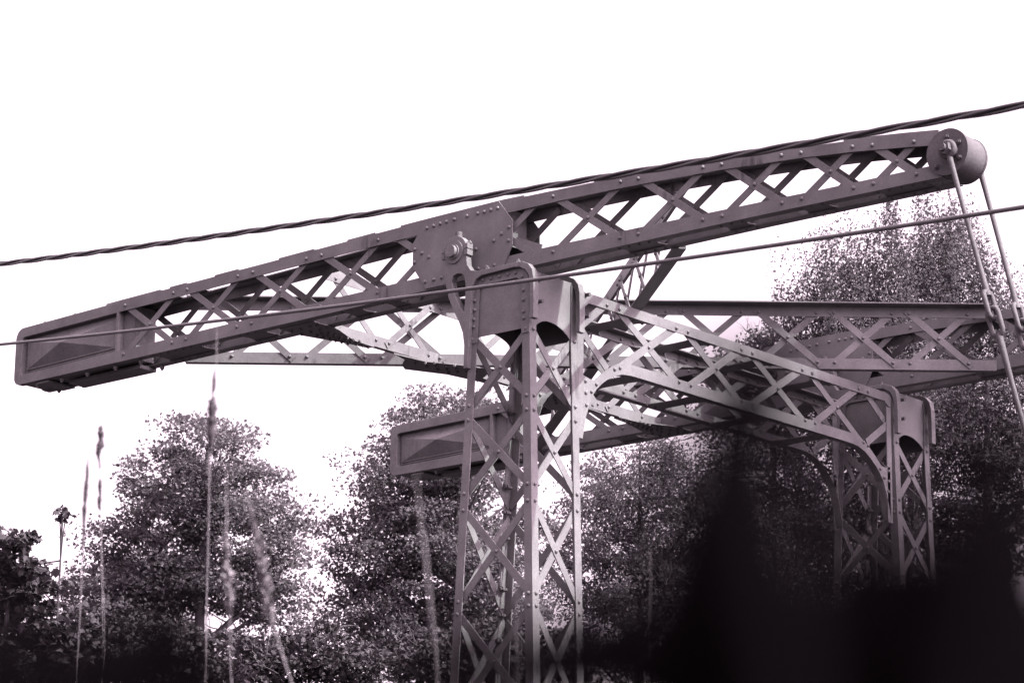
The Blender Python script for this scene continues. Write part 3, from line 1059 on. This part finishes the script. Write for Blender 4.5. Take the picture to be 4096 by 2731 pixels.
def tree(name, label, cat, depth, blobs, trunk_px, n_clu, n_leaf, leaf, kind, mat, clu_r=.35, group=None, shell=.55, upright=0.0, n_limb=14, trunk_r=.16, twigs=0, droop=.5, base_py=None, squash=.42):
    """blobs: ellipses (px, py, rx, ry) in photo pixels at this depth that outline the crown"""
    k = depth / FPX
    ell = []
    for (px, py, rx, ry) in blobs:
        ell.append((at(px, py, depth), rx * k, rx * k * .8, ry * k))
    base = at(trunk_px[0], trunk_px[1], depth).copy(); base[2] = GZ - .05
    top = at(trunk_px[2], trunk_px[3], depth)
    root = empty(name, base, label, cat, group)
    m = MB()
    tr = curve(base, top, (rnd.uniform(-.3, .3), rnd.uniform(-.3, .3), 0), 14)
    crown_lo = min(e[0][2] - e[3] for e in ell)
    i_lo = int(np.argmin(np.abs(tr[:, 2] - crown_lo))); i_lo = min(max(i_lo, 4), 9)
    rad = [trunk_r * (1 - .93 * (i / 13)) ** .8 + .008 for i in range(14)]
    m.tube(tr, rad, 8)
    vol = np.array([e[1] * e[2] * e[3] for e in ell]); vol = vol ** .8; vol /= vol.sum()
    clu = []
    while len(clu) < n_clu:
        e = ell[nrg.choice(len(ell), p=vol)]
        u = nrg.normal(size=3); u /= np.linalg.norm(u)
        r = nrg.uniform(shell ** 3, 1) ** (1 / 3)
        r *= 1 + .13 * math.sin(3.1 * u[0] + 5 * u[2] + 2 * e[1]) + nrg.normal(0, .05)
        clu.append(e[0] + u * r * np.array(e[1:]))
    clu = np.array(clu)
    # limbs to some clusters, branches from the nearest limb point to the rest
    order = nrg.permutation(n_clu)
    limb_pts = [tr[i] for i in range(6, 14)]; limb_rad = [rad[i] * .6 for i in range(6, 14)]
    for c in order[:n_limb]:
        q = clu[c]
        hz = np.hypot(q[0] - tr[:, 0], q[1] - tr[:, 1])
        want = q[2] - hz * (.9 + upright) * rnd.uniform(.6, 1.1)
        i = int(np.argmin(np.abs(tr[:, 2] - want))); i = i if i_lo <= i <= 12 else (12 if i > 12 else i_lo + int(nrg.integers(0, 5)))
        i = min(i, 12)
        L_ = np.linalg.norm(q - tr[i])
        cu = curve(tr[i], q, (nrg.normal(0, .06 * L_), nrg.normal(0, .06 * L_), -.10 * L_ + .02), 9)
        r0 = min(rad[i] * .5, .022 + .02 * L_)
        rr = [r0 * (1 - .85 * j / 8) + .004 for j in range(9)]
        m.tube(cu, rr, 6)
        limb_pts += list(cu[2:]); limb_rad += rr[2:]
    limb_pts = list(limb_pts)
    LP = np.array(limb_pts)
    for c in order[n_limb:]:
        q = clu[c]
        dd = np.linalg.norm(LP - q, axis=1) + np.maximum(0, LP[:, 2] - q[2]) * 1.2
        i = int(np.argmin(dd))
        L_ = np.linalg.norm(q - LP[i])
        cu = curve(LP[i], q, (nrg.normal(0, .1 * L_), nrg.normal(0, .1 * L_), -.08 * L_), 5)
        r0 = min(limb_rad[i] * .7, .012 + .008 * L_)
        m.tube(cu, [r0, r0 * .8, r0 * .6, r0 * .45, .005], 4)
    for _ in range(twigs):
        i = nrg.integers(len(LP))
        dv = nrg.normal(size=3); dv[2] = abs(dv[2]) * .8 + .2; dv /= np.linalg.norm(dv)
        L_ = nrg.uniform(.3, .9)
        cu = curve(LP[i], LP[i] + dv * L_, nrg.normal(0, .12, 3), 5)
        m.tube(cu, [.011, .009, .007, .005, .003], 4)
        for _ in range(3):
            a = cu[nrg.integers(1, 4)]; d2 = dv + nrg.normal(0, .6, 3); d2 /= np.linalg.norm(d2)
            m.tube(curve(a, a + d2 * L_ * .5, nrg.normal(0, .05, 3), 4), [.007, .005, .004, .002], 3)
    m.build('trunk', M_BARK, root)
    # leaves in clumps
    P = []
    for q in clu:
        nl = max(3, int(n_leaf * nrg.uniform(.5, 1.5)))
        g_ = nrg.normal(0, 1, (nl, 3)); g_ *= (nrg.uniform(.2, 1, nl) ** .5 / (np.linalg.norm(g_, axis=1) + 1e-6))[:, None]
        g_[:, 2] *= squash
        cr_ = clu_r * nrg.uniform(.6, 1.3)
        if upright:
            g_[:, 2] *= 1 + 2.0 * upright; g_[:, :2] *= 1 / (1 + .6 * upright)
        P.append(q + g_ * cr_)
    leaves_object('crown', np.concatenate(P), leaf, kind, mat, root, droop)
    return root


G_BG = 'trees behind the bridge'
tree('maple_tree', 'broad round maple standing alone in the left background, below the near counterweight', 'tree', 52,
     [(790, 1930, 300, 245), (1000, 2170, 255, 290), (630, 2200, 280, 280), (560, 2400, 260, 240), (400, 2430, 210, 200), (1080, 2400, 190, 250), (820, 2330, 260, 160)], (850, 2731, 830, 1800),
     470, 100, .066, 'maple', M_LEAF_A, clu_r=.48, group=G_BG, n_limb=34, trunk_r=.22, shell=.45, twigs=60)
tree('maple_tree', 'wide maple just left of and behind the near tower, far counterweight in front of it', 'tree', 55,
     [(1790, 1770, 260, 240), (1640, 1930, 250, 260), (1540, 2200, 250, 260), (1850, 2150, 330, 330), (1530, 2480, 290, 240), (1900, 2500, 320, 260)], (1850, 2731, 1830, 1750),
     620, 92, .068, 'maple', M_LEAF_B, clu_r=.5, group=G_BG, n_limb=40, trunk_r=.25, shell=.45, twigs=120)
tree('maple_sapling', 'dark young maple at the left picture edge with a loose shoot rising from it', 'tree', 27,
     [(40, 2200, 110, 110), (110, 2370, 140, 160), (60, 2600, 220, 180), (260, 2560, 160, 130)], (70, 2731, 60, 2150),
     130, 34, .085, 'maple', M_LEAF_S, clu_r=.17, group=G_BG, n_limb=10, trunk_r=.05, shell=.2)
tree('maple_shoot', 'thin leafy shoot with few leaves against the sky, right of the left edge sapling', 'shoot', 28,
     [(255, 2060, 34, 22), (212, 2135, 16, 12), (190, 2190, 18, 10), (150, 2250, 24, 14), (130, 2310, 20, 16)], (90, 2731, 250, 2055),
     13, 6, .07, 'maple', M_LEAF_S, clu_r=.09, group=G_BG, n_limb=4, trunk_r=.010, shell=.2, squash=.8)
tree('hornbeam_tree', 'tall upright spiky tree on the right behind the drum and hanger rods', 'tree', 60,
     [(3640, 1130, 270, 270), (3350, 1230, 190, 250), (3800, 1080, 150, 200), (3920, 1270, 190, 250), (3200, 1330, 120, 170), (3500, 1450, 450, 250), (4050, 1400, 170, 250), (3500, 1700, 450, 250), (3700, 850, 30, 80), (3560, 885, 28, 60), (3470, 910, 25, 70), (3350, 965, 30, 80), (3840, 930, 28, 70), (3930, 1040, 28, 70), (3120, 1130, 22, 80), (4040, 1120, 25, 70)],
     (3600, 2731, 3640, 1120), 950, 105, .070, 'small', M_LEAF_C, clu_r=.40, group=G_BG, upright=.7, n_limb=60, trunk_r=.17, shell=.15, twigs=120, squash=.9)
tree('hornbeam_tree', 'lower feathery tree left of the tall one, behind the diagonal girder', 'tree', 62,
     [(3080, 1370, 130, 100), (3000, 1480, 180, 130), (3150, 1600, 250, 200), (2900, 1650, 200, 130)], (3050, 2731, 3090, 1290), 220, 46, .088, 'small', M_LEAF_C,
     clu_r=.38, group=G_BG, upright=.5, n_limb=16, trunk_r=.14, shell=.2, twigs=40)
tree('yew_tree', 'dense dark evergreen at the right edge beside and behind the far tower', 'tree', 44,
     [(3900, 1700, 260, 260), (3960, 2050, 300, 300), (3800, 2250, 250, 300), (4100, 1900, 220, 350)], (3950, 2731, 3950, 1450), 480, 70, .085, 'thin', M_LEAF_D,
     clu_r=.34, group=G_BG, n_limb=20, trunk_r=.18, shell=.3, twigs=30)
tree('alder_tree', 'twiggy half bare tree right of the near tower, under the far beam', 'tree', 58,
     [(2500, 1950, 270, 190), (2760, 1860, 230, 150), (2850, 1990, 200, 170), (2350, 2250, 300, 260), (2700, 2150, 320, 300), (2600, 2500, 420, 250)], (2520, 2731, 2560, 1800), 640, 64, .068, 'small', M_LEAF_C,
     clu_r=.42, group=G_BG, upright=.3, n_limb=36, trunk_r=.16, shell=.2, twigs=170)
tree('alder_tree', 'mottled tree under the arch of the far tower, behind the blurred leaves', 'tree', 60,
     [(3050, 1980, 300, 220), (3300, 2000, 280, 250), (3000, 2300, 380, 300), (3420, 2250, 320, 280), (3600, 2000, 200, 260)], (3200, 2731, 3200, 1800), 760, 70, .07, 'small', M_LEAF_C,
     clu_r=.42, group=G_BG, upright=.3, n_limb=30, trunk_r=.18, shell=.2, twigs=120)
tree('hazel_shrub', 'dark shrub mass low in the left corner in front of the round maple', 'shrub', 36,
     [(380, 2560, 230, 150), (620, 2640, 280, 130), (200, 2700, 250, 120), (820, 2720, 200, 70)], (450, 2760, 450, 2480), 330, 46, .068, 'maple', M_LEAF_S,
     clu_r=.26, n_limb=12, trunk_r=.05, shell=.2, group=G_BG)
tree('hazel_shrub', 'dark shrub low between the two left maples', 'shrub', 40,
     [(1200, 2620, 190, 120), (1400, 2680, 200, 110), (1020, 2690, 190, 110), (930, 2610, 110, 110)], (1250, 2760, 1230, 2540), 170, 40, .07, 'maple', M_LEAF_S,
     clu_r=.28, n_limb=10, trunk_r=.05, shell=.2, group=G_BG, twigs=30)

tree('beech_tree', 'even dark crown filling the gap between the two towers, behind the twiggy tree', 'tree', 78,
     [(2500, 2150, 330, 330), (2850, 2200, 330, 330), (3250, 2250, 350, 350), (3600, 2150, 300, 300), (2700, 2550, 500, 250), (3400, 2600, 500, 250)], (2950, 2731, 2950, 1900), 620, 80, .11, 'small', M_LEAF_C,
     clu_r=.65, group=G_BG, n_limb=20, trunk_r=.25, shell=.1)

tree('added_shade_tree', 'unseen tall tree added beyond the right picture edge to shade the far tower', 'tree', 28.5,  # out of view, added only to throw shade on the far tower and girder
     [(6650, -1800, 780, 800), (6750, -900, 560, 600)], (6900, 2731, 6700, -2300), 380, 80, .13, 'small', M_LEAF_C,
     clu_r=.6, group=G_BG, n_limb=24, trunk_r=.25, shell=.1)

tree('hazel_shrub', 'dark shrub round the foot of the near tower', 'shrub', 38,
     [(1680, 2640, 200, 110), (1960, 2590, 220, 140), (2230, 2620, 200, 140), (2050, 2700, 350, 90)], (1980, 2760, 1980, 2520), 190, 50, .07, 'maple', M_LEAF_S,
     clu_r=.28, n_limb=12, trunk_r=.05, shell=.2, group=G_BG, twigs=30)

# ---- grass stalks a few metres from the lens
def stalk(label, depth, path, heads, r_st=.0011, group='grass stalks in front of the bridge', rough=.35):
    base = at(path[-1][0], path[-1][1], depth); 
    b = np.array([base[0], base[1], GZ - .02])
    o = empty('grass_stalk', b, label, 'grass stalk', group)
    m = MB()
    P = [at(x, y, depth) for x, y in path] + [b]
    P = [np.array(p) for p in P]
    rr = [r_st * (.35 + .65 * min(1, i / 2)) for i in range(len(P))]
    m.tube(P, rr, 6)
    m.build('stem', M_STALK, o)
    for (pts_, w) in heads:
        # a head of tight spikelets along the stem
        m = MB(); pale = MB()
        q = [np.array(at(x, y, depth)) for x, y, _ in pts_]
        ws = [ww * depth / FPX for _, _, ww in pts_]
        nseg = (len(q) - 1) * 6
        cp = []; cr = []
        for i in range(nseg + 1):
            t = i / 6; a = min(int(t), len(q) - 2); f_ = t - a
            cp.append(q[a] * (1 - f_) + q[a + 1] * f_)
            cr.append(max(.0008, (ws[a] * (1 - f_) + ws[a + 1] * f_)))
        jit = np.interp(np.arange(len(cp)), np.arange(0, len(cp) + 3, 3), nrg.uniform(.55, 1.3, len(np.arange(0, len(cp) + 3, 3))))
        cr = [c * jj for c, jj in zip(cr, jit)]
        mott = depth < 5
        m.tube(cp, [c * (.4 if mott else .85) for c in cr], 7)
        for i in range(len(cp)):
            tuft = pale if (mott and math.sin(i * 1.9) + nrg.normal(0, .5) > .1) else m
            for _ in range(7 if mott else 5):
                u = nrg.normal(size=3); u[2] = abs(u[2]) * .8 + .6; u /= np.linalg.norm(u)
                a = cp[i] + u * cr[i] * .3 + np.array([0, 0, nrg.uniform(-1, 1) * cr[i]])
                tuft.cyl(a, a + u * cr[i] * (1.2 if mott else 1.0), cr[i] * .3, cr[i] * .05, seg=5)
        hd = m.build('seed_head', M_SEED, o)
        if pale.v:
            pale.build('floret', M_STALK, hd)
    return o


stalk('grass stalk with dark club shaped seed head topmost of the left pair against the sky', 6.0,
      [(402, 1712), (398, 1800), (396, 1900), (402, 2060), (408, 2300), (415, 2560)],
      [([(405, 1705, 4), (403, 1730, 17), (404, 1760, 20), (400, 1790, 15)], 1), ([(396, 1792, 8), (392, 1815, 14), (398, 1850, 6), (400, 1872, 3)], 1),
       ([(400, 1925, 6), (399, 1950, 10), (401, 1980, 7), (396, 2015, 12), (400, 2040, 4)], 1)])
stalk('grass stalk with slender knobbly seed head leftmost against the sky', 5.8,
      [(354, 1826), (348, 1900), (342, 2000), (333, 2190), (322, 2400), (310, 2620)],
      [([(353, 1828, 2), (351, 1850, 3), (349, 1870, 9), (349, 1900, 7), (345, 1940, 11), (341, 1990, 9), (338, 2030, 12), (336, 2070, 7), (336, 2120, 11), (332, 2170, 11), (330, 2205, 3)], 1)])
stalk('tall pale stalk rising past the near counterweight beam, seed head above the round maple', 5.2,
      [(868, 1300), (866, 1450), (850, 1560), (840, 1800), (835, 2100), (828, 2400), (822, 2740)],
      [([(861, 1475, 3), (857, 1500, 9), (856, 1540, 10), (852, 1570, 5), (850, 1600, 5), (849, 1615, 20), (848, 1660, 20), (846, 1700, 17), (845, 1740, 18), (842, 1800, 8)], 1)], r_st=.0013)
stalk('pale stalk with plump mottled seed head in front of the round maple trunk', 4.4,
      [(905, 1850), (905, 2000), (908, 2150), (918, 2480), (928, 2740)],
      [([(904, 2080, 4), (902, 2150, 14), (905, 2230, 22), (912, 2330, 20), (918, 2420, 20), (921, 2480, 6)], 1)])
stalk('leaning pale stalk with the broadest mottled seed head, right of the round maple trunk', 4.0,
      [(985, 1950), (1000, 2030), (1040, 2300), (1095, 2500), (1140, 2650), (1170, 2740)],
      [([(1002, 2020, 4), (1015, 2090, 13), (1030, 2160, 18), (1050, 2260, 23), (1062, 2360, 24), (1075, 2440, 22), (1092, 2500, 12)], 1)])
stalk('faint pale bent stalk in front of the wide maple, left of the near tower', 2.3,
      [(1665, 1890), (1680, 2050), (1700, 2200), (1720, 2400), (1735, 2600), (1745, 2740)], [], r_st=.0008)
stalk('soft pale stalk crossing the foot of the near tower', 2.0,
      [(2066, 2340), (2062, 2500), (2068, 2740)], [], r_st=.0008)
stalk('short pale stalk right of the near tower before the twiggy tree', 2.6,
      [(2592, 2180), (2594, 2300), (2590, 2420), (2588, 2740)], [], r_st=.0007)

# ---- herbs right in front of the lens, far out of focus
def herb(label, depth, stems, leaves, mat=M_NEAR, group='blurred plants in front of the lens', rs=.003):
    """stems: lists of (px, py); leaves: (px, py, length px, width px, angle deg, depth offset)"""
    b = at(stems[0][-1][0], stems[0][-1][1], depth).copy(); b[2] = GZ - .02
    o = empty('broadleaf_herb', b, label, 'plant', group)
    m = MB()
    for s in stems:
        P = [at(x, y, depth) for x, y in s] + [b]
        m.tube(P, [rs * .6] + [rs] * (len(P) - 1), 7)
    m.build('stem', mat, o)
    m = MB()
    for (px, py, ln, wd, ang, dz) in leaves:
        d_ = depth + dz
        k = d_ / FPX
        c = at(px, py, d_)
        a = math.radians(ang)
        u = RT * math.cos(a) + UPV * math.sin(a)
        v = -RT * math.sin(a) + UPV * math.cos(a)
        w = FW
        L_ = ln * k; W_ = wd * k
        prof = [(-.5, .06), (-.3, .35), (-.1, .5), (.15, .45), (.35, .26), (.5, .02)]
        vs = []; 
        for (t, h) in prof:
            bend = .25 * L_ * (t * t)
            for s_ in (-1, 0, 1):
                vs.append(c + u * t * L_ + v * s_ * h * W_ + w * (bend + (.12 * W_ if s_ else 0)))
        fs = []
        for i in range(len(prof) - 1):
            for j in (0, 1):
                fs.append((3 * i + j, 3 * i + j + 1, 3 * i + 4 + j, 3 * i + 3 + j))
        m.add(vs, fs, True)
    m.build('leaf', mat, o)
    return o


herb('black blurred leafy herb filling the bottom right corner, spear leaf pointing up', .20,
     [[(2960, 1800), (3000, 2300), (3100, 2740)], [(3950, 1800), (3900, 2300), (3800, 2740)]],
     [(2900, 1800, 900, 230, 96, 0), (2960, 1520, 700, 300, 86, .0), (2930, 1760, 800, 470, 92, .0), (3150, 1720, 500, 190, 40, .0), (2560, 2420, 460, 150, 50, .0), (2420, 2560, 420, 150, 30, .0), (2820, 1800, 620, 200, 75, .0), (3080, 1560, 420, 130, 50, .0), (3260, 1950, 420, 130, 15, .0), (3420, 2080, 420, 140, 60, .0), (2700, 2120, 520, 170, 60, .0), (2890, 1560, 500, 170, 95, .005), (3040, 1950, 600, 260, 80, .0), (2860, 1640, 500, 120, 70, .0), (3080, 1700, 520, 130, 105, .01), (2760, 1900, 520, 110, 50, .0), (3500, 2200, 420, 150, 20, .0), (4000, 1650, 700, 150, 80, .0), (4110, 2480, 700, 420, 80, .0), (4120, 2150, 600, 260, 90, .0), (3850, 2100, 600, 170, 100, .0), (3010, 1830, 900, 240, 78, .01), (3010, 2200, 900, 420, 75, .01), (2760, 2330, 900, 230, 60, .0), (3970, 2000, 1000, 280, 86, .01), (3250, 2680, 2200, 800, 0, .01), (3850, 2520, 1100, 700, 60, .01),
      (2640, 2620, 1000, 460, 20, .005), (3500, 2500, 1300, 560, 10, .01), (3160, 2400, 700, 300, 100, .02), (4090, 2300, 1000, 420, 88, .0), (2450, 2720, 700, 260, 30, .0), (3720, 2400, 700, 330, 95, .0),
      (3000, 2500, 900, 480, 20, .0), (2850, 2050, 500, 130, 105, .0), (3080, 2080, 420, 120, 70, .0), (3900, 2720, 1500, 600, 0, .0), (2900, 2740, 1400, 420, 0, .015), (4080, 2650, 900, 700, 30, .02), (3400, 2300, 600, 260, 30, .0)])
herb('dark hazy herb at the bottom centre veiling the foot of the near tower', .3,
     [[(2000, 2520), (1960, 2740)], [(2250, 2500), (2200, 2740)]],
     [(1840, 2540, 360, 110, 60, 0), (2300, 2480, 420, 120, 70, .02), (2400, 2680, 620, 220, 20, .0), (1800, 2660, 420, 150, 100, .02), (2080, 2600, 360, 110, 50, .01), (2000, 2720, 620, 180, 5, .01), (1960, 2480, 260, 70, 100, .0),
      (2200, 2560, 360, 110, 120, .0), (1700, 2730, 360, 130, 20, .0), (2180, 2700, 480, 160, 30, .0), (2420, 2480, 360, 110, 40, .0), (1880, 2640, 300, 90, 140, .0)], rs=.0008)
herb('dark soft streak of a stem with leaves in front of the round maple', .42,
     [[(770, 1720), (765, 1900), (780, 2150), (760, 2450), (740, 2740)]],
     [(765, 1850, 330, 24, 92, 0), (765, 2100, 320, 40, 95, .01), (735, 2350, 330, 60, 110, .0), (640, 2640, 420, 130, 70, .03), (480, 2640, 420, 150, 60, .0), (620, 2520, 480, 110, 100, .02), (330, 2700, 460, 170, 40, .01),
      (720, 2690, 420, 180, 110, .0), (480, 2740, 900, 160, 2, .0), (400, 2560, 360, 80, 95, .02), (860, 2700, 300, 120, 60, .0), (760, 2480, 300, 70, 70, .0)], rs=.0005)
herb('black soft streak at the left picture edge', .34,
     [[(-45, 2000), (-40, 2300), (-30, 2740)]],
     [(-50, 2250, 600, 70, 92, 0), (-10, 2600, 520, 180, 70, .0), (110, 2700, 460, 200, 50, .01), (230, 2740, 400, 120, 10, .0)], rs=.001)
